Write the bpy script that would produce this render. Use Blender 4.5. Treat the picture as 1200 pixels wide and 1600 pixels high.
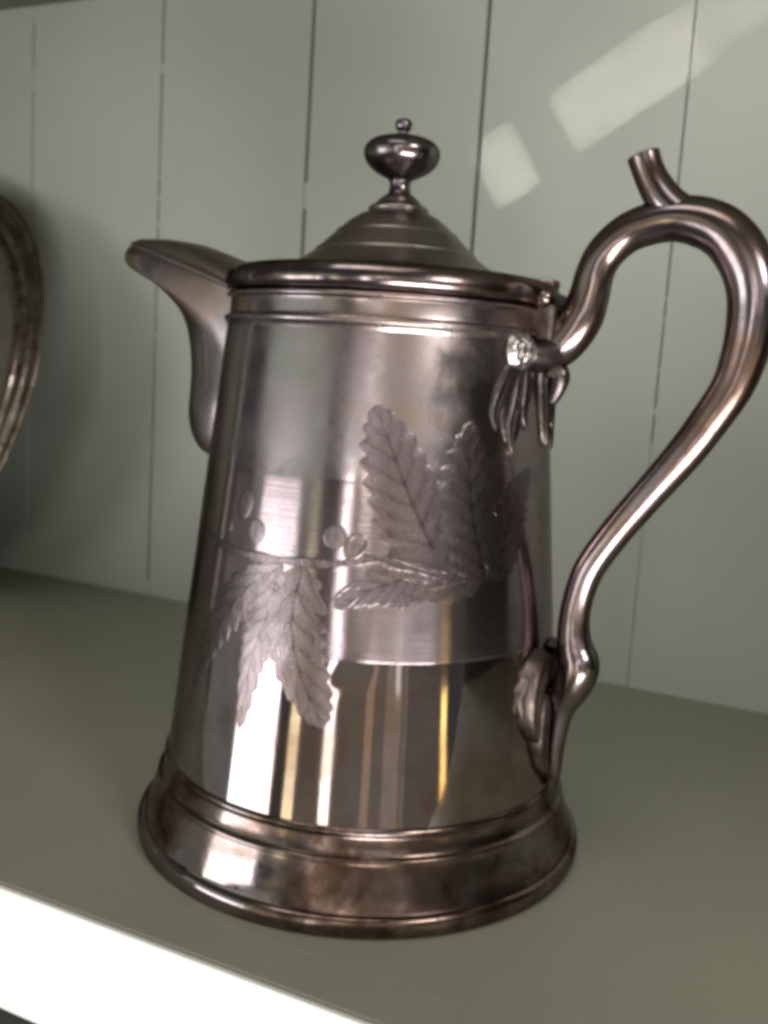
import bpy, math, random
from mathutils import Vector, Matrix, noise
random.seed(7)
PI = math.pi
R = math.radians
for o in list(bpy.data.objects):
    bpy.data.objects.remove(o)
S = bpy.context.scene
COL = S.collection

# ------------------------------------------------------------------ camera
WALL_Y, TOP_Z, FRONT_Y = 0.2486, 0.437, -0.1107
cd = bpy.data.cameras.new('camera')
cam = bpy.data.objects.new('camera', cd)
COL.objects.link(cam)
S.camera = cam
pitch, roll, yaw = 0.14646, 0.0632, -0.43535
fw = Vector((math.sin(yaw)*math.cos(pitch), math.cos(yaw)*math.cos(pitch), -math.sin(pitch)))
r0 = fw.cross(Vector((0, 0, 1))).normalized()
u0 = r0.cross(fw)
cr = math.cos(roll)*r0 + math.sin(roll)*u0
cu = -math.sin(roll)*r0 + math.cos(roll)*u0
M = Matrix((cr, cu, -fw)).transposed().to_4x4()
M.translation = Vector((0.16503, -0.34839, 0.18510))
cam.matrix_world = M
cd.sensor_fit = 'VERTICAL'
cd.sensor_height = 32.0
cd.lens = 1542.6/1600*32.0
cd.clip_start = 0.01
cd.clip_end = 100
cd.dof.use_dof = True
cd.dof.focus_distance = 0.34
cd.dof.aperture_fstop = 11.0

# ------------------------------------------------------------------ room light (indoors: lamps and a dim even room)
W = bpy.data.worlds.new('World')
S.world = W
W.use_nodes = True
bg = W.node_tree.nodes['Background']
bg.inputs['Color'].default_value = (1.0, 0.95, 0.90, 1)
bg.inputs['Strength'].default_value = 0.08


def lamp(name, az, el, dist, w, h, radiance, color, spread=180, aimed=False):
    """a window or an added fill: rectangular lamp at a bearing from the pitcher, facing it"""
    a, e = R(az), R(el)
    pos = Vector((math.cos(a)*math.cos(e), math.sin(a)*math.cos(e), math.sin(e)))*dist
    ld = bpy.data.lights.new(name, 'AREA')
    ld.shape = 'RECTANGLE'
    ld.size, ld.size_y = w, h
    ld.energy = radiance*w*h*PI
    ld.color = color
    ld.spread = R(spread)
    lo = bpy.data.objects.new(name, ld)
    COL.objects.link(lo)
    lo.location = pos + Vector((0, 0, 0.08))
    lo.rotation_euler = (-pos if aimed else Vector((-math.cos(a), -math.sin(a), 0))).to_track_quat('-Z', 'Y').to_euler()
    return lo


lamp('window_wide_lamp', -127, -9.6, 2.6, 1.22, 1.0, 4.6, (1.0, 0.985, 0.97))
lamp('window_side_pane_lamp', -103, -11, 2.6, 0.26, 0.80, 2.4, (1.0, 0.92, 0.60))
lamp('window_narrow_lamp', -83, -6, 2.6, 0.24, 1.25, 4.2, (1.0, 0.97, 0.95))
lamp('window_upper_lamp', -71, 10, 2.6, 0.34, 0.46, 2.6, (1.0, 0.95, 0.90))
lamp('room_lamp_gold', -20, -11.5, 1.8, 0.10, 0.26, 3.2, (1.0, 0.72, 0.20))
lamp('room_wall_glow_lamp', -62, 14.5, 2.6, 2.2, 1.0, 0.58, (1.0, 0.92, 0.82))
lamp('wall_fill_lamp', -46, -27.5, 1.15, 0.8, 0.28, 20.0, (1.0, 0.98, 0.94), aimed=True)  # added fill from below that brightens the boards and the rail
lamp('shelf_fill_lamp', -86, 63, 1.9, 1.3, 1.0, 2.3, (1.0, 0.96, 0.88), aimed=True)  # added fill from above that brightens the front of the shelf
lamp('side_window_lamp', -30, 25, 2.0, 0.50, 0.36, 19.0, (1.0, 0.98, 0.94), aimed=True)
lamp('doorway_lamp', -62, -10, 2.8, 0.20, 0.9, 0.32, (1.0, 0.62, 0.42))
lamp('doorway_far_lamp', -49, -9, 2.8, 0.42, 0.8, 0.20, (1.0, 0.70, 0.46))
lamp('small_pane_lamp', -47, -4.5, 2.8, 0.12, 0.30, 0.9, (0.92, 1.0, 0.92))
lamp('room_wall_left_lamp', -125, 12.5, 2.7, 2.5, 0.80, 0.48, (0.90, 1.0, 0.82))
lamp('backdrop_left_fill', -153, -11, 3.1, 1.5, 1.3, 0.16, (0.95, 1.0, 0.78))  # added backdrop, fills the black left edge of the body's reflections
lamp('backdrop_right_fill', -31, -11, 3.1, 1.3, 1.3, 0.10, (1.0, 0.80, 0.55))  # added backdrop, fills the black right part of the body's reflections
lamp('backdrop_fill', -72, -11, 3.1, 3.6, 1.3, 0.15, (1.0, 0.88, 0.62))  # added dim backdrop between the windows in the body's reflections


def beam(name, px, pz, length, height, power, spread):
    """reflected sunlight that glances up off something low in the room on to the boards"""
    d = Vector((0.70, 0.58, 0.44)).normalized()
    src = Vector((px, WALL_Y, pz)) - d*0.64
    ld = bpy.data.lights.new(name, 'AREA')
    ld.shape = 'RECTANGLE'
    ld.size, ld.size_y = length, height
    ld.energy = power
    ld.color = (1.0, 0.99, 0.93)
    ld.spread = R(spread)
    lo = bpy.data.objects.new(name, ld)
    COL.objects.link(lo)
    b = Vector((1, 0, 0.63)).normalized()
    b = (b - d*b.dot(d)).normalized()
    z = -d
    y = z.cross(b)
    m = Matrix((b, y, z)).transposed().to_4x4()
    m.translation = src
    lo.matrix_world = m


beam('sun_glint_lamp', 0.026, 0.357, 0.050, 0.038, 0.0033, 0.5)
beam('sun_glint_small_lamp', -0.046, 0.311, 0.016, 0.042, 0.0014, 0.5)
beam('sun_glint_far_lamp', 0.098, 0.408, 0.044, 0.036, 0.0015, 0.8)

S.view_settings.view_transform = 'Standard'
S.view_settings.look = 'None'
S.view_settings.exposure = 0.0
S.view_settings.gamma = 1.0
S.render.engine = 'CYCLES'
S.cycles.use_denoising = True
S.cycles.caustics_reflective = False
S.cycles.caustics_refractive = False
S.cycles.max_bounces = 10
S.cycles.filter_width = 4.0


# ------------------------------------------------------------------ materials
def new_mat(name):
    m = bpy.data.materials.new(name)
    m.use_nodes = True
    nt = m.node_tree
    return m, nt, nt.nodes['Principled BSDF']


def nd(nt, t, **kw):
    n = nt.nodes.new(t)
    for k, v in kw.items():
        if k in n.inputs.keys():
            n.inputs[k].default_value = v
        else:
            setattr(n, k, v)
    return n


def ramp(nt, src, stops):
    c = nt.nodes.new('ShaderNodeValToRGB')
    c.color_ramp.elements[0].position, c.color_ramp.elements[0].color = stops[0][0], (*stops[0][1], 1)
    c.color_ramp.elements[1].position, c.color_ramp.elements[1].color = stops[-1][0], (*stops[-1][1], 1)
    for p, col in stops[1:-1]:
        e = c.color_ramp.elements.new(p)
        e.color = (*col, 1)
    nt.links.new(src, c.inputs[0])
    return c


def g(v):
    return (v, v, v)


def paint(name, col, rough=0.45, speck=0.06, bump=0.08, brush=(3, 60, 3)):
    m, nt, b = new_mat(name)
    tc = nd(nt, 'ShaderNodeTexCoord')
    geo = nd(nt, 'ShaderNodeNewGeometry')
    mp = nd(nt, 'ShaderNodeMapping')
    mp.inputs['Scale'].default_value = brush
    nt.links.new(geo.outputs['Position'], mp.inputs['Vector'])
    n1 = nd(nt, 'ShaderNodeTexNoise', Scale=9.0, Detail=5.0)
    nt.links.new(geo.outputs['Position'], n1.inputs['Vector'])
    n2 = nd(nt, 'ShaderNodeTexNoise', Scale=8.0, Detail=6.0, Roughness=0.6)
    nt.links.new(mp.outputs[0], n2.inputs['Vector'])
    lo = tuple(c*(1-speck) for c in col)
    hi = tuple(c*(1+speck) for c in col)
    r = ramp(nt, n1.outputs['Fac'], [(0.3, lo), (0.7, hi)])
    nt.links.new(r.outputs[0], b.inputs['Base Color'])
    rr = ramp(nt, n2.outputs['Fac'], [(0.3, g(rough-0.07)), (0.7, g(rough+0.1))])
    nt.links.new(rr.outputs[0], b.inputs['Roughness'])
    bp = nd(nt, 'ShaderNodeBump', Strength=bump, Distance=0.002)
    nt.links.new(n2.outputs['Fac'], bp.inputs['Height'])
    n3 = nd(nt, 'ShaderNodeTexNoise', Scale=700.0, Detail=2.0)
    nt.links.new(geo.outputs['Position'], n3.inputs['Vector'])
    bp2 = nd(nt, 'ShaderNodeBump', Strength=0.05, Distance=0.0005)
    nt.links.new(n3.outputs['Fac'], bp2.inputs['Height'])
    nt.links.new(bp.outputs[0], bp2.inputs['Normal'])
    nt.links.new(bp2.outputs[0], b.inputs['Normal'])
    return m


def add_wear(m, amount):
    """fine scratches and settled dust over a painted surface"""
    nt = m.node_tree
    b = nt.nodes['Principled BSDF']
    src = b.inputs['Base Color'].links[0].from_socket
    geo = nd(nt, 'ShaderNodeNewGeometry')
    mp = nd(nt, 'ShaderNodeMapping')
    mp.inputs['Scale'].default_value = (14, 420, 14)
    mp.inputs['Rotation'].default_value = (0, 0, 0.25)
    nt.links.new(geo.outputs['Position'], mp.inputs['Vector'])
    n1 = nd(nt, 'ShaderNodeTexNoise', Scale=1.0, Detail=4.0, Roughness=0.7)
    nt.links.new(mp.outputs[0], n1.inputs['Vector'])
    r1 = ramp(nt, n1.outputs['Fac'], [(0.66, g(0.0)), (0.74, g(1.0))])
    n2 = nd(nt, 'ShaderNodeTexNoise', Scale=260.0, Detail=3.0)
    nt.links.new(geo.outputs['Position'], n2.inputs['Vector'])
    r2 = ramp(nt, n2.outputs['Fac'], [(0.64, g(0.0)), (0.72, g(1.0))])
    ad = nd(nt, 'ShaderNodeMath', operation='MAXIMUM')
    nt.links.new(r1.outputs[0], ad.inputs[0])
    nt.links.new(r2.outputs[0], ad.inputs[1])
    ml = nd(nt, 'ShaderNodeMath', operation='MULTIPLY')
    nt.links.new(ad.outputs[0], ml.inputs[0])
    ml.inputs[1].default_value = amount
    mx = nd(nt, 'ShaderNodeMix', data_type='RGBA')
    nt.links.new(ml.outputs[0], mx.inputs[0])
    nt.links.new(src, mx.inputs[6])
    mx.inputs[7].default_value = (0.55, 0.54, 0.48, 1)
    nt.links.new(mx.outputs[2], b.inputs['Base Color'])


def silver(name, clean, mid, dark, r_lo, r_hi, scale=22.0, t0=0.42, t1=0.72, aniso=0.0, bump=0.05,
           bscale=300.0, turned=0.0, seed=0.0, edge=0.55, tint=0.35, veins=False, zrough=None, wave=0.10):
    """old silver plate: warm mauve metal, brown tarnish blooms, uneven polish"""
    m, nt, b = new_mat(name)
    b.inputs['Metallic'].default_value = 1.0
    b.inputs['Specular Tint'].default_value = (edge, edge*0.97, edge*0.97, 1)
    geo = nd(nt, 'ShaderNodeNewGeometry')
    off = nd(nt, 'ShaderNodeVectorMath', operation='ADD')
    off.inputs[1].default_value = (seed, seed*0.7, seed*0.3)
    nt.links.new(geo.outputs['Position'], off.inputs[0])
    pos = off.outputs[0]
    n1 = nd(nt, 'ShaderNodeTexNoise', Scale=scale, Detail=7.0, Roughness=0.62, Distortion=0.4)
    nt.links.new(pos, n1.inputs['Vector'])
    r = ramp(nt, n1.outputs['Fac'], [(0.30, clean), (t0, clean), ((t0+t1)/2, mid), (t1, dark)])
    n2 = nd(nt, 'ShaderNodeTexNoise', Scale=scale*4.3, Detail=6.0, Roughness=0.65)
    nt.links.new(pos, n2.inputs['Vector'])
    r2 = ramp(nt, n2.outputs['Fac'], [(0.35, g(1.0)), (0.75, g(0.80))])
    mx = nd(nt, 'ShaderNodeMix', data_type='RGBA', blend_type='MULTIPLY')
    mx.inputs[0].default_value = 1.0
    nt.links.new(r.outputs[0], mx.inputs[6])
    nt.links.new(r2.outputs[0], mx.inputs[7])
    # thin sulphide film: gold, rose and grey-green blooms
    n6 = nd(nt, 'ShaderNodeTexNoise', Scale=scale*0.55, Detail=3.0, Distortion=1.2)
    nt.links.new(pos, n6.inputs['Vector'])
    r6 = ramp(nt, n6.outputs['Fac'], [(0.28, (0.80, 0.92, 0.84)), (0.42, (1.0, 0.98, 1.0)), (0.52, (0.98, 0.94, 0.96)), (0.60, (1.0, 0.86, 0.70)), (0.72, (0.86, 0.80, 0.86))])
    mt_ = nd(nt, 'ShaderNodeMix', data_type='RGBA', blend_type='MULTIPLY')
    mt_.inputs[0].default_value = tint
    nt.links.new(mx.outputs[2], mt_.inputs[6])
    nt.links.new(r6.outputs[0], mt_.inputs[7])
    colour = mt_.outputs[2]
    cut = None
    if veins:
        # cut lines of the graver: side veins, fine hatching and the midrib, in the leaf's own u, v
        uv = nd(nt, 'ShaderNodeUVMap')
        sp3 = nd(nt, 'ShaderNodeSeparateXYZ')
        nt.links.new(uv.outputs[0], sp3.inputs[0])

        def math_(op, a, b_=None):
            n = nd(nt, 'ShaderNodeMath', operation=op)
            for i_, q in enumerate((a, b_)):
                if q is None:
                    continue
                if isinstance(q, (int, float)):
                    n.inputs[i_].default_value = q
                else:
                    nt.links.new(q, n.inputs[i_])
            return n.outputs[0]
        au = math_('ABSOLUTE', sp3.outputs['Y'])

        def lines(freq, slant, thin, jit):
            x = math_('SUBTRACT', math_('MULTIPLY', sp3.outputs['X'], freq), math_('MULTIPLY', au, slant))
            x = math_('ADD', x, math_('MULTIPLY', n2.outputs['Fac'], jit))
            return math_('POWER', math_('ABSOLUTE', math_('SINE', math_('MULTIPLY', x, PI))), thin)
        big = math_('SUBTRACT', 1.0, math_('MULTIPLY', math_('SUBTRACT', 1.0, lines(1.0, 1.3, 0.35, 0.2)), 1.0))
        fin = lines(5.0, 6.0, 0.45, 0.9)
        rib = nd(nt, 'ShaderNodeMapRange')
        rib.inputs['From Min'].default_value = 0.02
        rib.inputs['From Max'].default_value = 0.08
        nt.links.new(au, rib.inputs['Value'])
        cut = math_('MULTIPLY', math_('MULTIPLY', math_('ADD', math_('MULTIPLY', big, 0.6), 0.4), math_('ADD', math_('MULTIPLY', fin, 0.55), 0.45)), math_('ADD', math_('MULTIPLY', rib.outputs[0], 0.4), 0.6))
        cr_ = ramp(nt, cut, [(0.34, (0.34, 0.30, 0.30)), (0.78, (1.0, 1.0, 1.0))])
        mv = nd(nt, 'ShaderNodeMix', data_type='RGBA', blend_type='MULTIPLY')
        mv.inputs[0].default_value = 1.0
        nt.links.new(colour, mv.inputs[6])
        nt.links.new(cr_.outputs[0], mv.inputs[7])
        colour = mv.outputs[2]
    nt.links.new(colour, b.inputs['Base Color'])
    ad = nd(nt, 'ShaderNodeMath', operation='MULTIPLY_ADD')
    nt.links.new(n2.outputs['Fac'], ad.inputs[0])
    ad.inputs[1].default_value = 0.35
    nt.links.new(n1.outputs['Fac'], ad.inputs[2])
    rr = ramp(nt, ad.outputs[0], [(0.5, g(r_lo)), (0.85, g(r_hi))])
    if zrough:
        # the upper body has not been rubbed up as bright as the lower
        sx = nd(nt, 'ShaderNodeSeparateXYZ')
        nt.links.new(geo.outputs['Position'], sx.inputs[0])
        mr = nd(nt, 'ShaderNodeMapRange')
        nt.links.new(sx.outputs['Z'], mr.inputs['Value'])
        for key, val in (('From Min', zrough[0]), ('From Max', zrough[1]), ('To Min', 1.0), ('To Max', zrough[2])):
            mr.inputs[key].default_value = val
        mm = nd(nt, 'ShaderNodeMath', operation='MULTIPLY')
        nt.links.new(rr.outputs[0], mm.inputs[0])
        nt.links.new(mr.outputs[0], mm.inputs[1])
        nt.links.new(mm.outputs[0], b.inputs['Roughness'])
    else:
        nt.links.new(rr.outputs[0], b.inputs['Roughness'])
    n3 = nd(nt, 'ShaderNodeTexNoise', Scale=bscale, Detail=3.0)
    nt.links.new(pos, n3.inputs['Vector'])
    bp = nd(nt, 'ShaderNodeBump', Strength=bump, Distance=0.0005)
    nt.links.new(n3.outputs['Fac'], bp.inputs['Height'])
    # slow waviness of hand-spun metal
    n4 = nd(nt, 'ShaderNodeTexNoise', Scale=30.0, Detail=1.0)
    nt.links.new(pos, n4.inputs['Vector'])
    bp3 = nd(nt, 'ShaderNodeBump', Strength=wave, Distance=0.002)
    nt.links.new(n4.outputs['Fac'], bp3.inputs['Height'])
    nt.links.new(bp3.outputs[0], bp.inputs['Normal'])
    last = bp
    if veins:
        bv = nd(nt, 'ShaderNodeBump', Strength=0.16, Distance=0.0004)
        nt.links.new(cut, bv.inputs['Height'])
        nt.links.new(bp.outputs[0], bv.inputs['Normal'])
        last = bv
    if turned:
        mp = nd(nt, 'ShaderNodeMapping')
        mp.inputs['Scale'].default_value = (6, 6, 1400)
        nt.links.new(geo.outputs['Position'], mp.inputs['Vector'])
        n5 = nd(nt, 'ShaderNodeTexNoise', Scale=1.0, Detail=3.0)
        nt.links.new(mp.outputs[0], n5.inputs['Vector'])
        bp5 = nd(nt, 'ShaderNodeBump', Strength=turned, Distance=0.0003)
        nt.links.new(n5.outputs['Fac'], bp5.inputs['Height'])
        nt.links.new(bp.outputs[0], bp5.inputs['Normal'])
        last = bp5
    nt.links.new(last.outputs[0], b.inputs['Normal'])
    if aniso:
        b.inputs['Anisotropic'].default_value = aniso
        b.inputs['Anisotropic Rotation'].default_value = 0.25
        tg = nd(nt, 'ShaderNodeTangent', direction_type='RADIAL', axis='Z')
        nt.links.new(tg.outputs[0], b.inputs['Tangent'])
    return m


SAGE = (0.525, 0.552, 0.495)
mat_wall = paint('sage_wall_paint', SAGE, 0.50, 0.05, 0.035, (60, 60, 4))
mat_shelf = paint('sage_shelf_paint', (0.315, 0.318, 0.245), 0.42, 0.06, 0.08, (4, 60, 60))
add_wear(mat_shelf, 0.16)
add_wear(mat_wall, 0.05)
mat_trim = paint('white_trim_paint', (0.86, 0.86, 0.84), 0.4, 0.02, 0.05, (4, 60, 60))
mat_gap = paint('dark_bare_wood', (0.05, 0.042, 0.03), 0.8, 0.2, 0.1)
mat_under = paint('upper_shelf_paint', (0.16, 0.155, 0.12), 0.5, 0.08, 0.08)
mat_side_shade = paint('side_shade_dark', (0.055, 0.046, 0.036), 0.5, 0.15, 0.1)  # shade put into the colour: unlit right side, reflects dark in the silver
mat_recess_shade = paint('recess_shade', (0.013, 0.0125, 0.011), 0.7, 0.1, 0.1)  # near-black colour stands in for the shade below the shelf
MAUVE = (0.465, 0.420, 0.438)
mat_body = silver('polished_tarnished_silver', MAUVE, (0.38, 0.325, 0.325), (0.28, 0.222, 0.21), 0.03, 0.09, 26, 0.46, 0.74, bump=0.015, tint=0.75, zrough=(0.13, 0.155, 4.0), wave=0.05)
mat_satin = silver('satin_turned_silver', (0.48, 0.405, 0.43), (0.42, 0.348, 0.362), (0.32, 0.26, 0.255), 0.155, 0.22, 26, 0.48, 0.78, aniso=0.80, bump=0.05, turned=0.12)
mat_leaf = silver('matte_engraved_silver', (0.295, 0.248, 0.260), (0.25, 0.208, 0.214), (0.19, 0.152, 0.152), 0.22, 0.31, 40, 0.45, 0.75, bump=0.18, bscale=900, veins=True)
mat_rosette = silver('rosette_silver', (0.56, 0.52, 0.53), (0.46, 0.41, 0.41), (0.30, 0.25, 0.25), 0.25, 0.40, 120, 0.45, 0.75, bump=0.2, bscale=700)
mat_foot = silver('brown_tarnished_silver', (0.37, 0.322, 0.328), (0.26, 0.195, 0.17), (0.09, 0.058, 0.042), 0.07, 0.28, 34, 0.41, 0.62, bump=0.05, seed=0.35)
mat_lid = silver('dull_lid_silver', (0.42, 0.385, 0.365), (0.34, 0.295, 0.27), (0.23, 0.185, 0.16), 0.26, 0.44, 40, 0.44, 0.74, bump=0.08, turned=0.10)
mat_rim = silver('dark_rim_silver', (0.34, 0.295, 0.305), (0.23, 0.18, 0.17), (0.11, 0.08, 0.07), 0.11, 0.25, 50, 0.42, 0.70, bump=0.04, seed=0.8, edge=0.3)
mat_handle = silver('bronzed_handle_silver', (0.32, 0.275, 0.285), (0.26, 0.20, 0.185), (0.13, 0.095, 0.09), 0.13, 0.27, 45, 0.44, 0.72, bump=0.05, seed=1.3, edge=0.25, tint=0.8)
mat_cast = silver('cast_ornament_silver', (0.25, 0.215, 0.21), (0.15, 0.113, 0.10), (0.06, 0.043, 0.038), 0.32, 0.50, 80, 0.42, 0.70, bump=0.35, bscale=700, seed=2.1, edge=0.25)
mat_dark_cast = silver('dark_cast_silver', (0.165, 0.140, 0.142), (0.11, 0.085, 0.08), (0.05, 0.037, 0.034), 0.26, 0.44, 80, 0.42, 0.70, bump=0.35, bscale=700, seed=2.6, edge=0.2)
mat_knob = silver('knob_silver', (0.27, 0.25, 0.265), (0.20, 0.175, 0.185), (0.12, 0.10, 0.105), 0.13, 0.28, 60, 0.44, 0.74, bump=0.06, seed=3.0, edge=0.3)
mat_plate = silver('plate_well_silver', (0.44, 0.40, 0.40), (0.35, 0.305, 0.295), (0.25, 0.205, 0.19), 0.22, 0.40, 30, 0.46, 0.76, bump=0.25, bscale=420, seed=4.0)
mat_platerim = silver('plate_rim_silver', (0.36, 0.325, 0.29), (0.22, 0.18, 0.145), (0.10, 0.075, 0.058), 0.14, 0.34, 70, 0.40, 0.66, bump=0.2, bscale=500, seed=5.0, edge=0.3)


# ------------------------------------------------------------------ helpers
def mesh_obj(name, verts, faces, mat, parent=None, smooth=True):
    me = bpy.data.meshes.new(name)
    me.from_pydata([tuple(v) for v in verts], [], faces)
    me.validate()
    me.update()
    if smooth:
        for p in me.polygons:
            p.use_smooth = True
    me.materials.append(mat)
    o = bpy.data.objects.new(name, me)
    COL.objects.link(o)
    if parent is not None:
        o.parent = parent
    return o


def grid_faces(n, m, closed_m=False, base=0):
    f = []
    for i in range(n-1):
        for j in range(m if closed_m else m-1):
            a, b = base+i*m+j, base+i*m+(j+1) % m
            f.append((a, b, b+m, a+m))
    return f


def empty(name, loc=(0, 0, 0)):
    o = bpy.data.objects.new(name, None)
    o.empty_display_size = 0.02
    COL.objects.link(o)
    o.location = loc
    return o


def tag(o, label=None, cat=None, group=None, kind=None):
    for k, v in (('label', label), ('category', cat), ('group', group), ('kind', kind)):
        if v:
            o[k] = v
    return o


def box(name, x0, x1, y0, y1, z0, z1, mat, parent=None, bev=0.0):
    c = [(x, y, z) for x in (x0, x1) for y in (y0, y1) for z in (z0, z1)]
    f = [(0, 1, 3, 2), (4, 6, 7, 5), (0, 4, 5, 1), (2, 3, 7, 6), (0, 2, 6, 4), (1, 5, 7, 3)]
    o = mesh_obj(name, c, f, mat, parent, smooth=False)
    if bev:
        bm = o.modifiers.new('bevel', 'BEVEL')
        bm.width = bev
        bm.segments = 2
    return o


def catmull(pts, n):
    """smooth curve through tuples of numbers"""
    out = []
    k = len(pts)
    for i in range(k-1):
        p0, p1, p2, p3 = pts[max(i-1, 0)], pts[i], pts[i+1], pts[min(i+2, k-1)]
        for s in range(n):
            t = s/n
            out.append(tuple(0.5*((2*b)+(-a+c)*t+(2*a-5*b+4*c-d)*t*t+(-a+3*b-3*c+d)*t**3)
                             for a, b, c, d in zip(p0, p1, p2, p3)))
    out.append(tuple(pts[-1]))
    return out


def lerp_table(tab, x):
    if x <= tab[0][0]:
        return tab[0][1]
    for (a, va), (b, vb) in zip(tab, tab[1:]):
        if x <= b:
            t = (x-a)/(b-a)
            return va+(vb-va)*t
    return tab[-1][1]


def lathe(name, prof, mat, parent=None, seg=160, fn=None):
    """spin (radius, z) about the z axis; fn(az, z) adds to the radius"""
    v, n = [], seg
    for r, z in prof:
        for j in range(seg):
            a = 2*PI*j/seg
            rr = r + (fn(a, z) if fn and r > 1e-4 else 0)
            v.append((rr*math.cos(a), rr*math.sin(a), z))
    return mesh_obj(name, v, grid_faces(len(prof), seg, True), mat, parent)


def rounded(prof, steps=4, rad=0.0006):
    """knock the corners off a profile so that edges catch the light"""
    out = [prof[0]]
    for a, b, c in zip(prof, prof[1:], prof[2:]):
        A, B, C = Vector(a), Vector(b), Vector(c)
        d1, d2 = (A-B), (C-B)
        if d1.length < 1e-7 or d2.length < 1e-7:
            continue
        k1, k2 = min(rad, d1.length*0.45), min(rad, d2.length*0.45)
        P, Q = B+d1.normalized()*k1, B+d2.normalized()*k2
        for s in range(steps+1):
            t = s/steps
            q = P.lerp(B, t).lerp(B.lerp(Q, t), t)
            out.append((q.x, q.y))
    out.append(prof[-1])
    return out


def tube(name, pts, mat, parent=None, seg=28, caps=True, squash=None):
    """sweep a circle along (x, y, z, radius) points"""
    P = [Vector(p[:3]) for p in pts]
    rad = [p[3] for p in pts]
    n = len(P)
    v = []
    up = None
    for i in range(n):
        t = (P[min(i+1, n-1)]-P[max(i-1, 0)]).normalized()
        if up is None:
            ref = Vector((0, 1, 0)) if abs(t.y) < 0.9 else Vector((0, 0, 1))
            up = (ref - t*ref.dot(t)).normalized()
        else:
            up = (up - t*up.dot(t)).normalized()
        side = t.cross(up)
        k = squash[i] if squash else 1.0
        for j in range(seg):
            a = 2*PI*j/seg
            v.append(P[i] + up*(rad[i]*k*math.cos(a)) + side*(rad[i]*math.sin(a)))
    f = grid_faces(n, seg, True)
    if caps:
        f.append(tuple(range(seg-1, -1, -1)))
        f.append(tuple(range((n-1)*seg, n*seg)))
    return mesh_obj(name, v, f, mat, parent)


# ------------------------------------------------------------------ the cupboard niche
wall = box('back_wall', -0.665, 0.62, WALL_Y+0.010, WALL_Y+0.022, -0.01, TOP_Z+0.03, mat_gap)
tag(wall, 'back of the niche behind the pitcher, sage green painted boards', None, None, 'structure')
SP = 0.1225
X0 = -0.43110
joints = [X0+SP*k for k in range(-5, 8)]
joints = [x for x in joints if -0.665 < x < 0.62]
edges = [-0.665]+joints+[0.62]
gapw = {0: 0.0019, 1: 0.0021, 2: 0.0022, 3: 0.0025, 4: 0.0010}
for i, (a, b) in enumerate(zip(edges, edges[1:])):
    ka, kb = round((a-X0)/SP), round((b-X0)/SP)
    ga, gb = gapw.get(ka, 0.002)/2, gapw.get(kb, 0.002)/2
    dy = random.uniform(-0.0004, 0.0004)
    box('board', a+ga, b-gb, WALL_Y+dy, WALL_Y+0.0098, -0.008, TOP_Z+0.02, mat_wall, wall, 0.0004)
# paint that has run into the joints and closes them in places
fills = {0: [(-0.008, 0.03), (0.118, 0.125), (0.245, 0.268), (0.295, 0.300), (0.303, 0.306), (0.375, 0.391), (0.425, 0.437)],
         1: [(-0.008, 0.011), (0.052, 0.054), (0.118, 0.120), (0.196, 0.199), (0.214, 0.216), (0.275, 0.278), (0.294, 0.297), (0.309, 0.311), (0.318, 0.320), (0.328, 0.330), (0.382, 0.388), (0.398, 0.399)],
         2: [(-0.008, 0.04), (0.287, 0.304)],
         3: [(-0.008, 0.05)],
         4: [(-0.008, 0.15), (0.166, 0.171), (0.192, 0.194), (0.221, 0.223), (0.233, 0.235)]}
for k, segs in fills.items():
    x = X0+SP*k
    h = gapw[k]/2+0.0003
    v, f = [], []
    for z0, z1 in segs:
        b = len(v)
        v += [(x-h, WALL_Y+0.0006, z0), (x+h, WALL_Y+0.0006, z0), (x+h, WALL_Y+0.0006, z1), (x-h, WALL_Y+0.0006, z1),
              (x-h, WALL_Y+0.006, z0), (x+h, WALL_Y+0.006, z0), (x+h, WALL_Y+0.006, z1), (x-h, WALL_Y+0.006, z1)]
        f += [(b, b+1, b+2, b+3), (b, b+4, b+5, b+1), (b+3, b+2, b+6, b+7)]
    mesh_obj('paint_fill', v, f, mat_wall, wall, False)

shelf = box('shelf', -0.665, 0.62, -0.09345, WALL_Y-0.0006, -0.020, 0.0, mat_shelf, None, 0.0003)
tag(shelf, 'olive grey painted shelf board under the pitcher', None, None, 'structure')
box('nosing', -0.665, 0.62, FRONT_Y-0.0005, -0.09365, -0.020, -0.00015, mat_shelf, shelf, 0.0003)
box('front_rail', -0.665, 0.62, FRONT_Y-0.0030, FRONT_Y-0.0008, -0.046, -0.0008, mat_trim, shelf, 0.0006)
box('rail_core', -0.665, 0.62, FRONT_Y-0.0006, -0.0940, -0.0455, -0.0205, mat_trim, shelf)
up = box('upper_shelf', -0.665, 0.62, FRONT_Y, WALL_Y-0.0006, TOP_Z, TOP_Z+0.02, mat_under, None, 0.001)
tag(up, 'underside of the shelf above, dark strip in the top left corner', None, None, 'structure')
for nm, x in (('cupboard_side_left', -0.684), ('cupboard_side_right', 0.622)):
    o = box(nm, x, x+0.018, FRONT_Y, WALL_Y+0.02, -0.05, TOP_Z+0.02, mat_side_shade if x > 0 else mat_shelf, None, 0.001)
    tag(o, 'painted side of the niche', None, None, 'structure')
st = box('light_block_stile', -0.664, -0.555, FRONT_Y, FRONT_Y+0.018, 0.0005, TOP_Z-0.0005, mat_trim, None, 0.001)  # added out of view to keep the wide window's light off the left boards
tag(st, 'added upright out of view at the left, shades the boards', None, None, 'structure')
dr = box('recess_shade_panel', -0.665, 0.62, FRONT_Y+0.030, FRONT_Y+0.045, -0.60, -0.047, mat_recess_shade)  # dark sheet in place of the shaded lower compartment
tag(dr, 'dark panel in place of the shaded recess below the shelf front', None, None, 'structure')

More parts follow.
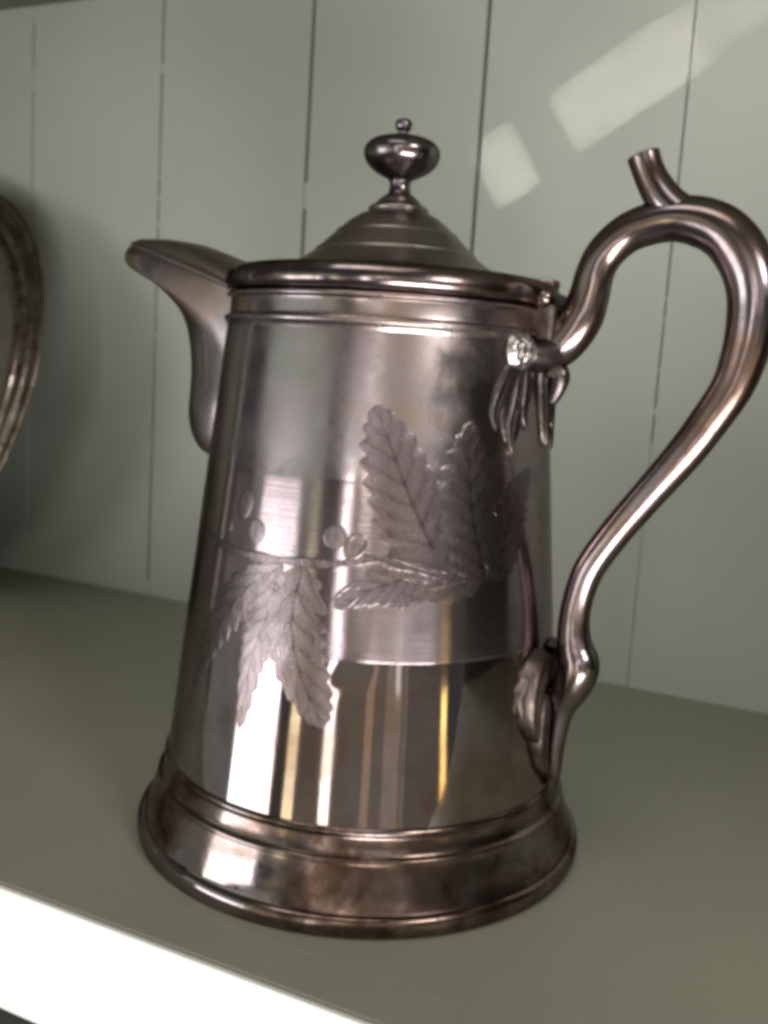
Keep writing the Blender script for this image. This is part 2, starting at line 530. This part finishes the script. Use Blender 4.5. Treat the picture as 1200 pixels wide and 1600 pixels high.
# ------------------------------------------------------------------ the pitcher
pit = empty('silver_pitcher')
tag(pit, 'tarnished silver lidded pitcher with engraved leaves, hooded spout and scrolled handle', 'pitcher')

DENT = (R(-69.4), 0.0835)


def dent(a, z):
    """a knock in the side just under the satin band"""
    da = (a-DENT[0]+PI) % (2*PI)-PI
    s, h = da*0.0725, z-DENT[1]
    # elongated, slanting up to the right
    c, q = math.cos(0.62), math.sin(0.62)
    u, w = s*c+h*q, -s*q+h*c
    return -0.0004*math.exp(-(u/0.0070)**2-(w/0.0034)**2)


def body_r(z):
    return 0.0609+(0.2-z)*0.1006


def on_body(az_deg, z, off=0.0):
    a = R(az_deg)
    r = body_r(z)+dent(a, z)+off
    return Vector((r*math.cos(a), r*math.sin(a), z))


prof = [(body_r(z), z) for z in [0.0325+(0.1965-0.0325)*i/130 for i in range(131)]]
body = lathe('body', prof, mat_body, pit, 256, dent)
prof = [(body_r(z)+o, z) for z, o in [(0.0883, -0.00003)]+[(0.0887+0.0584*i/60, 0.00004) for i in range(61)]+[(0.1476, -0.00003)]]
lathe('satin_band', prof, mat_satin, body, 256, dent)

# foot: two turned steps, a flared skirt and a rolled bottom edge
ft = [(0.0770, 0.0335), (0.0782, 0.0333), (0.0789, 0.0322), (0.0788, 0.0311), (0.0783, 0.0304), (0.0788, 0.0275),
      (0.0797, 0.0248), (0.0803, 0.0243), (0.0812, 0.0238), (0.0815, 0.0229), (0.0815, 0.0221), (0.0822, 0.0195), (0.0834, 0.0155),
      (0.0846, 0.0115), (0.0856, 0.0086), (0.0860, 0.0076), (0.0863, 0.0070)]
foot = lathe('foot', catmull(ft, 5), mat_foot, pit, 192)
ring = [(0.0858, 0.0072), (0.0868, 0.0074), (0.0880, 0.0068), (0.0888, 0.0050), (0.0889, 0.0030), (0.0885, 0.0012), (0.0876, 0.0003), (0.083, 0.0001)]
lathe('foot_ring', catmull(ring, 5), mat_foot, foot, 192)

# neck mouldings under the lid
ck = [(0.0612, 0.1960), (0.0617, 0.1975), (0.0625, 0.1990), (0.0622, 0.2003), (0.0610, 0.2008), (0.0606, 0.2015), (0.0603, 0.2062),
      (0.0608, 0.2066), (0.0618, 0.2073), (0.0616, 0.2084), (0.0600, 0.2088), (0.052, 0.2088)]
lathe('neck_collar', catmull(ck, 4), mat_body, pit, 192)

# lid
LIDOFF = Vector((0.901, 0.429, 0))*0.0010
lid_rim_prof = [(0.050, 0.2092), (0.0600, 0.2092), (0.0618, 0.2094), (0.0631, 0.2104), (0.0638, 0.2122), (0.0637, 0.2140), (0.0629, 0.2162), (0.0611, 0.2178), (0.0585, 0.2186),
                (0.0540, 0.2188), (0.0490, 0.2190)]
lid_rim_prof = [(r-0.0003, z) for r, z in lid_rim_prof]
lid_prof = [(0.0500, 0.2184), (0.0460, 0.2190), (0.0420, 0.2202), (0.0380, 0.2220), (0.0340, 0.2245), (0.0310, 0.2266), (0.0304, 0.2278), (0.0296, 0.2282), (0.0270, 0.2306), (0.0236, 0.2338),
            (0.0228, 0.2350), (0.0219, 0.2354), (0.0190, 0.2380), (0.0150, 0.2408), (0.0120, 0.2422), (0.0112, 0.2428), (0.0114, 0.2436), (0.0108, 0.2445), (0.0088, 0.2456), (0.0074, 0.2472), (0.0058, 0.2484), (0.0047, 0.2492)]
lid = lathe('lid', catmull(lid_prof, 5), mat_lid, pit, 160)
lid.location = LIDOFF
lathe('lid_rim', catmull(lid_rim_prof, 5), mat_rim, lid, 192)
kn = [(0.0047, 0.2488), (0.0041, 0.2505), (0.0039, 0.2525), (0.0044, 0.2543), (0.0070, 0.2557), (0.0106, 0.2577), (0.0133, 0.2605), (0.0143, 0.2634), (0.0139, 0.2659),
      (0.0119, 0.2681), (0.0086, 0.2694), (0.0048, 0.2701), (0.0026, 0.2704), (0.0019, 0.2711), (0.0020, 0.2720), (0.0028, 0.2728), (0.0032, 0.2742), (0.0029, 0.2756), (0.0017, 0.2764), (0.0, 0.2767)]
lathe('knob', catmull(kn, 5), mat_knob, lid, 96)

# hinge at the handle side
hz = empty('hinge')
hz.parent = pit
for y0, y1, r in ((-0.0125, -0.0045, 0.0030), (-0.0040, 0.0040, 0.0030), (0.0045, 0.0125, 0.0030)):
    tube('hinge_barrel', [(0.0634, y, 0.2120, r) for y in (y0, y0+0.0004, y1-0.0004, y1)], mat_rim, hz, 16)
box('hinge_leaf', 0.0515, 0.0625, 0.004, 0.0130, 0.2168, 0.2198, mat_rim, hz, 0.0008)
box('hinge_plate', 0.0570, 0.0672, -0.0080, 0.0080, 0.1960, 0.2105, mat_cast, hz, 0.0020)

# ---- hooded spout
SPAZ = R(-172)
nose = [(0.0650, 0.1450), (0.0690, 0.1456), (0.0742, 0.1482), (0.0782, 0.1525), (0.0804, 0.1580), (0.0810, 0.1640), (0.0806, 0.1720), (0.0806, 0.1800), (0.0820, 0.1910), (0.0850, 0.2000),
        (0.0905, 0.2075), (0.0995, 0.2142), (0.1070, 0.2178), (0.1122, 0.2192), (0.1146, 0.2214), (0.1150, 0.2242), (0.1136, 0.2268), (0.1110, 0.2282)]
nose = catmull(nose, 5)
NV = len(nose)
dirx, diry = Vector((math.cos(SPAZ), math.sin(SPAZ), 0)), Vector((-math.sin(SPAZ), math.cos(SPAZ), 0))
NU = 41


def spout_pt(v, u):
    i = min(int(v*(NV-1)), NV-2)
    t = v*(NV-1)-i
    rn = nose[i][0]*(1-t)+nose[i+1][0]*t
    zn = nose[i][1]*(1-t)+nose[i+1][1]*t
    zs = 0.1455+(0.2085-0.1455)*min(1.0, v*1.02)
    zs = min(zs, zn)
    h = R(lerp_table([(0, 10), (0.12, 22), (0.3, 28), (0.6, 31), (1, 34)], v))
    rb = body_r(zs)-0.002
    rs, w = rb*math.cos(h), rb*math.sin(h)
    au = abs(u)
    c = math.cos(PI/2*au)
    sharp = 1.0+0.35*v
    rho = rs+(rn-rs)*(c**sharp)
    lat = w*math.sin(PI/2*u)*(1-0.30*v*c)
    z = zs+(zn-zs)*(c**(1.0+0.15*v))
    return rho, lat, z


vs, fs = [], []
ROWS = 60
for i in range(ROWS):
    v = i/(ROWS-1)
    for j in range(NU):
        rho, lat, z = spout_pt(v, -1+2*j/(NU-1))
        vs.append(dirx*rho+diry*lat+Vector((0, 0, z)))
fs = grid_faces(ROWS, NU)
spout = mesh_obj('spout', vs, fs, mat_body, pit)
# rolled edge along the lip
lip = []
for j in range(61):
    rho, lat, z = spout_pt(1, -1+2*j/60)
    p = dirx*rho+diry*lat+Vector((0, 0, z))
    lip.append((p.x, p.y, p.z, 0.00125))
tube('lip_bead', lip, mat_body, spout, 12)
# hood over the spout
vs = []
HR = 16
for i in range(HR):
    q = i/(HR-1)
    for j in range(NU):
        u = -1+2*j/(NU-1)
        rho, lat, z = spout_pt(1, u)
        c = math.cos(PI/2*abs(u))
        # centre line height: from the tip back to the lid
        f = min(1.0, max(0.0, (0.1143-rho)/(0.1143-0.066)))
        rise = lerp_table([(0, 0.0014), (0.15, 0.0040), (0.4, 0.0080), (0.7, 0.0108), (1, 0.0105)], f)*0.95
        rise *= 1.0
        zz = z+rise*math.sin(q*PI/2)**0.9*0.86
        vs.append(dirx*(rho-0.0015*q)+diry*(lat*math.cos(q*PI/2))+Vector((0, 0, zz)))
mesh_obj('spout_hood', vs, grid_faces(HR, NU), mat_lid, spout)

# ---- handle
hp = [(58.0, 190.5, 6.5), (62.6, 193.0, 7.0), (68.8, 197.4, 7.5), (74.2, 205.4, 7.4), (76.6, 213.5, 6.8), (77.8, 220.8, 6.4), (80.2, 227.2, 6.3), (85.2, 233.0, 6.4), (91.4, 236.8, 6.6), (102.0, 239.6, 7.1),
      (111.7, 238.8, 7.8), (120.3, 234.6, 8.2), (127.0, 226.5, 8.3), (130.6, 216.8, 8.1), (131.2, 205.9, 7.7), (130.1, 196.1, 7.2), (127.1, 184.7, 6.6), (119.4, 170.2, 6.2), (113.3, 160.3, 6.0),
      (103.6, 146.4, 5.6), (93.5, 131.5, 5.4), (85.6, 117.3, 5.3), (82.5, 104.7, 5.2), (82.1, 95.0, 5.6), (83.3, 87.5, 6.5), (85.2, 81.5, 7.3), (83.6, 74.0, 6.8), (80.0, 64.0, 5.0), (78.8, 50.0, 3.8), (79.4, 39.0, 2.8), (79.0, 34.0, 1.6)]
hp = catmull([(x/1000, 0.0, z/1000, r*1.04/1000) for x, z, r in hp], 7)
handle = tube('handle', hp, mat_handle, pit, 36)
sp_ = catmull([(0.1130, 0, 0.2372, 0.0072), (0.1060, 0, 0.2402, 0.0070), (0.1000, 0, 0.2450, 0.0064), (0.0955, 0, 0.2510, 0.0056), (0.0926, 0, 0.2562, 0.0053), (0.0908, 0, 0.2606, 0.0055)], 6)
tube('thumb_stub', sp_, mat_handle, handle, 28)

# raised ornament: a lobe that lies on the body along a spine of (azimuth, z)
def lobe(name, spine, width, height, mat, parent, grooves=0, nt=26, nu=13, tip=0.8, lift=0.0):
    sp = catmull(spine, 10)
    n = len(sp)
    vs = []
    for i in range(nt):
        t = i/(nt-1)
        k = t*(n-1)
        a = min(int(k), n-2)
        q = k-a
        az = sp[a][0]*(1-q)+sp[a+1][0]*q
        z = sp[a][1]*(1-q)+sp[a+1][1]*q
        b0, b1 = sp[max(a-1, 0)], sp[min(a+2, n-1)]
        rr = body_r(z)
        ds, dz = R(b1[0]-b0[0])*rr, b1[1]-b0[1]
        L = math.hypot(ds, dz) or 1
        ns, nz = -dz/L, ds/L
        w = width*max(0.02, math.sin(PI*min(1, max(0, 0.06+0.94*t**tip)))**0.65)
        hh = height*(0.35+0.65*math.sin(PI*(0.12+0.86*t))**0.8)
        if t > 0.75:
            hh *= 1.0+0.5*(t-0.75)*2
        for j in range(nu):
            u = -1+2*j/(nu-1)
            hgt = hh*math.sqrt(max(0, 1-u*u))
            if grooves:
                hgt *= 1-0.30*(0.5+0.5*math.cos(u*PI*grooves))
            vs.append(on_body(az+math.degrees(ns*w*u/rr), z+nz*w*u, hgt-0.0004+lift))
    return mesh_obj(name, vs, grid_faces(nt, nu), mat, parent)


for sgn in (1, -1):
    def A(d):
        return -d if sgn < 0 else d
    lobe('acanthus_pad', [(A(-16), 0.191), (A(-19), 0.181), (A(-21), 0.171), (A(-22), 0.160)], 0.0088, 0.0020, mat_dark_cast, handle, 7)
    for spine, w, h in (([(-20, 0.188), (-25, 0.181), (-28.5, 0.173), (-28.5, 0.166)], 0.0036, 0.0019),
                        ([(-17, 0.187), (-20, 0.177), (-22.5, 0.168), (-22, 0.1575)], 0.0036, 0.0030),
                        ([(-13, 0.188), (-14, 0.180), (-15.5, 0.173), (-14.5, 0.1660)], 0.0034, 0.0024)):
        lobe('acanthus_lobe', [(A(a), z) for a, z in spine], w, h, mat_dark_cast, handle, 2)
    # rosette where the arm of the mount meets the body
    a = R(A(-17.0))
    c = on_body(A(-17.0), 0.1932, 0.0)
    nrm = Vector((math.cos(a), math.sin(a), 0.1)).normalized()
    tx = Vector((-math.sin(a), math.cos(a), 0))
    ty = nrm.cross(tx)
    vs = []
    RN, RS = 16, 48
    for i in range(RN):
        q = i/(RN-1)
        rad = 0.0076*(1-q)
        for j in range(RS):
            th = 2*PI*j/RS
            pet = 1+0.02*math.cos(8*th)*(1 if q < 0.6 else 0)
            hgt = 0.0036*(1-(1-q)**4)-0.0008*math.exp(-((q-0.45)/0.09)**2)+0.0004*math.cos(9*th+q*5)*math.sin(PI*q)
            vs.append(c+tx*(rad*pet*math.cos(th))+ty*(rad*pet*math.sin(th))+nrm*hgt)
    fr = grid_faces(RN, RS, True)
    ro = mesh_obj('rosette', vs, fr, mat_rosette, handle)
    # arm from rosette to the handle root
    p0 = on_body(A(-14), 0.1925, 0.001)
    p1 = on_body(A(-7), 0.1925, 0.0035)
    tube('mount_arm', catmull([(*p0, 0.0040), (*p1, 0.0050), (0.0660, 0, 0.1945, 0.0064)], 6), mat_cast, handle, 18)
# drop under the handle root
lobe('mount_drop', [(0, 0.192), (0, 0.182), (0, 0.171), (0, 0.160)], 0.0048, 0.0036, mat_dark_cast, handle, 3)
tube('mount_curl', catmull([(0.0660, 0, 0.1880, 0.0040), (0.0688, 0, 0.1858, 0.0036), (0.0682, 0, 0.1810, 0.0030), (0.0664, 0, 0.176, 0.0020)], 6), mat_dark_cast, handle, 18)

# lower mount: leaves folded round the foot of the scroll
for sg in (1, -1):
    for spine, w, h in (([(-3, 0.0840), (-9, 0.0820), (-13, 0.0745), (-13.5, 0.0640), (-11, 0.0545)], 0.0058, 0.0066),
                        ([(-4, 0.0700), (-7.5, 0.0620), (-8.5, 0.0520), (-5.5, 0.0400)], 0.0042, 0.0052),
                        ([(-5, 0.0830), (-12, 0.0800), (-17.5, 0.0730), (-18, 0.0655)], 0.0030, 0.0036)):
        lobe('mount_leaf', [(a*sg, z) for a, z in spine], w, h, mat_cast, handle, 2)


# ---- engraved leaves, berries and twig on the body
def put_uv(o, uvs):
    lay = o.data.uv_layers.new(name='UVMap')
    for lp in o.data.loops:
        lay.data[lp.index].uv = uvs[lp.vertex_index]


def leaf(spine, W, lobes, nveins, seed, skew=0.0):
    """spine of (azimuth, z) from base to tip, scalloped edge, cut veins"""
    rnd = random.Random(seed)
    sp = catmull(spine, 12)
    n = len(sp)
    NT, NL = 150, 25
    vs, uvs = [], []
    for i in range(NT):
        t = i/(NT-1)
        k = t*(n-1)
        a = min(int(k), n-2)
        q = k-a
        az, z = (sp[a][m]*(1-q)+sp[a+1][m]*q for m in (0, 1))
        b0, b1 = sp[max(a-3, 0)], sp[min(a+4, n-1)]
        rr = body_r(z)
        ds, dz = R(b1[0]-b0[0])*rr, b1[1]-b0[1]
        L = math.hypot(ds, dz)
        ts, tz = ds/L, dz/L
        ns, nz = -tz, ts
        env = (math.sin(PI*min(1.0, 0.06+0.94*t**0.66))**0.80)
        for j in range(NL):
            u = -1+2*j/(NL-1)
            ph = t*lobes+(0.37 if u > 0 else 0.0)
            s = ph-math.floor(ph)
            saw = (s/0.74 if s < 0.74 else (1-s)/0.26)**0.85
            sc = 0.75+0.33*saw*(0.75+0.25*math.sin(7.1*math.floor(ph)+seed))
            w = W*env*sc*(1+skew*(1 if u > 0 else -1))
            w = max(w, 0.0004)
            au = abs(u)
            # points of the scallops lean towards the tip
            lean = 0.0035*au*au*env
            s_ = ns*w*u+ts*lean
            z_ = nz*w*u+tz*lean
            vein = math.cos(2*PI*(t*nveins-au*1.3))
            h = 0.00005*(1-au**12)+0.000016*vein*(1-au)*min(1, au*8)
            h -= 0.00003*math.exp(-(au/0.06)**2)
            h += 0.00001*math.sin(PI*au)
            if au > 0.985 or i in (0, NT-1):
                h = -0.00003
            vs.append(on_body(az+math.degrees(s_/rr), z+z_, h+0.00009+0.00002*(seed % 4)))
            uvs.append((t*nveins+seed, u))
    o = mesh_obj('engraved_leaf', vs, grid_faces(NT, NL), mat_leaf, body)
    put_uv(o, uvs)
    return o


Z = 0.001
leaf([(-42.5, 115*Z), (-50.1, 130.3*Z), (-56.2, 144.7*Z), (-62.5, 161*Z), (-67.0, 172.5*Z)], 0.0152, 11, 9, 1, 0.08)
leaf([(-31.8, 115*Z), (-34.6, 128*Z), (-36.9, 140.9*Z), (-37.9, 155.8*Z), (-37.2, 169*Z)], 0.0150, 11, 8, 2)
leaf([(-26.7, 115*Z), (-24.7, 127.4*Z), (-20.0, 140.3*Z), (-11.2, 153*Z)], 0.0112, 10, 7, 3)
leaf([(-33, 115.5*Z), (-51.1, 117.1*Z), (-61.6, 114.2*Z), (-74.5, 106.8*Z)], 0.0108, 11, 9, 4, -0.05)
leaf([(-90.5, 117.5*Z), (-102.4, 107*Z), (-111.6, 93.4*Z), (-118, 77.5*Z), (-123.4, 60*Z)], 0.0084, 11, 8, 5)
leaf([(-91.6, 116*Z), (-93.9, 100.1*Z), (-97.6, 83.9*Z), (-99.2, 59.5*Z)], 0.0086, 11, 8, 6)
leaf([(-84.5, 118*Z), (-86.4, 101.7*Z), (-84.0, 87.1*Z), (-78.4, 73.2*Z), (-74.8, 66*Z)], 0.0122, 9, 7, 7, 0.1)

# twig with cut hatching
tw = catmull([(-131, 125*Z), (-117, 119.9*Z), (-105.3, 118.7*Z), (-93.3, 119.0*Z), (-75.9, 120.0*Z), (-66, 122.5*Z), (-58, 121*Z), (-44, 117*Z)], 16)
vs, uvs = [], []
for i, (az, z) in enumerate(tw):
    for j in range(11):
        u = -1+2*j/10
        h = 0.00006*(1-u**8)+0.00003*math.cos(u*PI*4)+0.00002*math.sin(i*1.7+j)
        if abs(u) == 1:
            h = -0.0002
        vs.append(on_body(az, z+0.0017*u*(1+0.25*math.sin(i*0.35)), h+0.00012))
        uvs.append((i*0.21+u*0.4, 0.35+0.25*u))
put_uv(mesh_obj('engraved_twig', vs, grid_faces(len(tw), 11), mat_leaf, body), uvs)


def berry(az, z, ra, rb, ang, ringed):
    vs, uvs = [], []
    NR, NS = 12, 40
    for i in range(NR):
        q = 1-i/(NR-1)
        for j in range(NS):
            th = 2*PI*j/NS
            x, y = ra*q*math.cos(th), rb*q*math.sin(th)
            s, h_ = x*math.cos(ang)-y*math.sin(ang), x*math.sin(ang)+y*math.cos(ang)
            h = 0.00010*math.sqrt(max(0, 1-q**4))
            if ringed:
                h += 0.00018*math.exp(-((q-0.80)/0.12)**2)-0.00012*(1-q)
            if i == 0:
                h = -0.0002
            vs.append(on_body(az+math.degrees(s/body_r(z)), z+h_, h+0.00010))
            uvs.append((0.5+0.12*math.cos(th*2)+q*0.9, 0.5))
    o = mesh_obj('engraved_berry', vs, grid_faces(NR, NS, True), mat_leaf, body)
    put_uv(o, uvs)
    return o


berry(-106.9, 135.5*Z, 0.0040, 0.0058, -0.3, False)
berry(-113.5, 127.4*Z, 0.0024, 0.0032, 0.2, False)
berry(-101.2, 127.0*Z, 0.0044, 0.0046, 0.0, False)
berry(-75.8, 128.8*Z, 0.0042, 0.0046, 0.0, False)
berry(-70.2, 126.3*Z, 0.0038, 0.0050, -0.5, True)
berry(-71.5, 109.5*Z, 0.0034, 0.0054, -0.8, True)

# ------------------------------------------------------------------ the plate that leans against the boards
PR, PX, PYB, PA, PRZ = 0.1566, -0.50094, 0.14628, 0.28736, -0.21943
plate = empty('silver_plate', (PX, PYB, 0.0012))
tag(plate, 'round tarnished silver plate leaning against the boards at the left edge', 'plate')
ex = Vector((math.cos(PRZ), math.sin(PRZ), 0))
ev = Vector((-math.sin(PA)*math.sin(PRZ), math.sin(PA)*math.cos(PRZ), math.cos(PA)))
en = ex.cross(ev)            # faces the room
mt = Matrix((ex, ev, en)).transposed().to_4x4()
mt.translation = Vector((PX, PYB, 0.0012))+ev*PR
plate.matrix_world = mt
rimp = [(PR-0.0310, -0.0040), (PR-0.0285, -0.0010), (PR-0.0270, 0.0022), (PR-0.0255, 0.0030), (PR-0.0235, 0.0024), (PR-0.0220, 0.0004), (PR-0.0170, 0.0002), (PR-0.0140, 0.0012), (PR-0.0125, 0.0034), (PR-0.0105, 0.0044),
        (PR-0.0085, 0.0036), (PR-0.0070, 0.0016), (PR-0.0040, 0.0010), (PR-0.0015, 0.0012), (PR, 0.0), (PR-0.0006, -0.0014), (PR-0.0120, -0.0022), (PR-0.0280, -0.0040)]
lathe('plate_rim', catmull(rimp, 4), mat_platerim, plate, 200)
wellp = [(0.0, -0.0095), (0.04, -0.0095), (0.08, -0.0093), (0.105, -0.0088), (0.115, -0.0074), (PR-0.0300, -0.0030), (PR-0.0284, -0.0008), (PR-0.0284, -0.0040), (0.115, -0.0100), (0.10, -0.0115), (0.0, -0.0115)]
lathe('plate_well', catmull(wellp, 4), mat_plate, plate, 200)
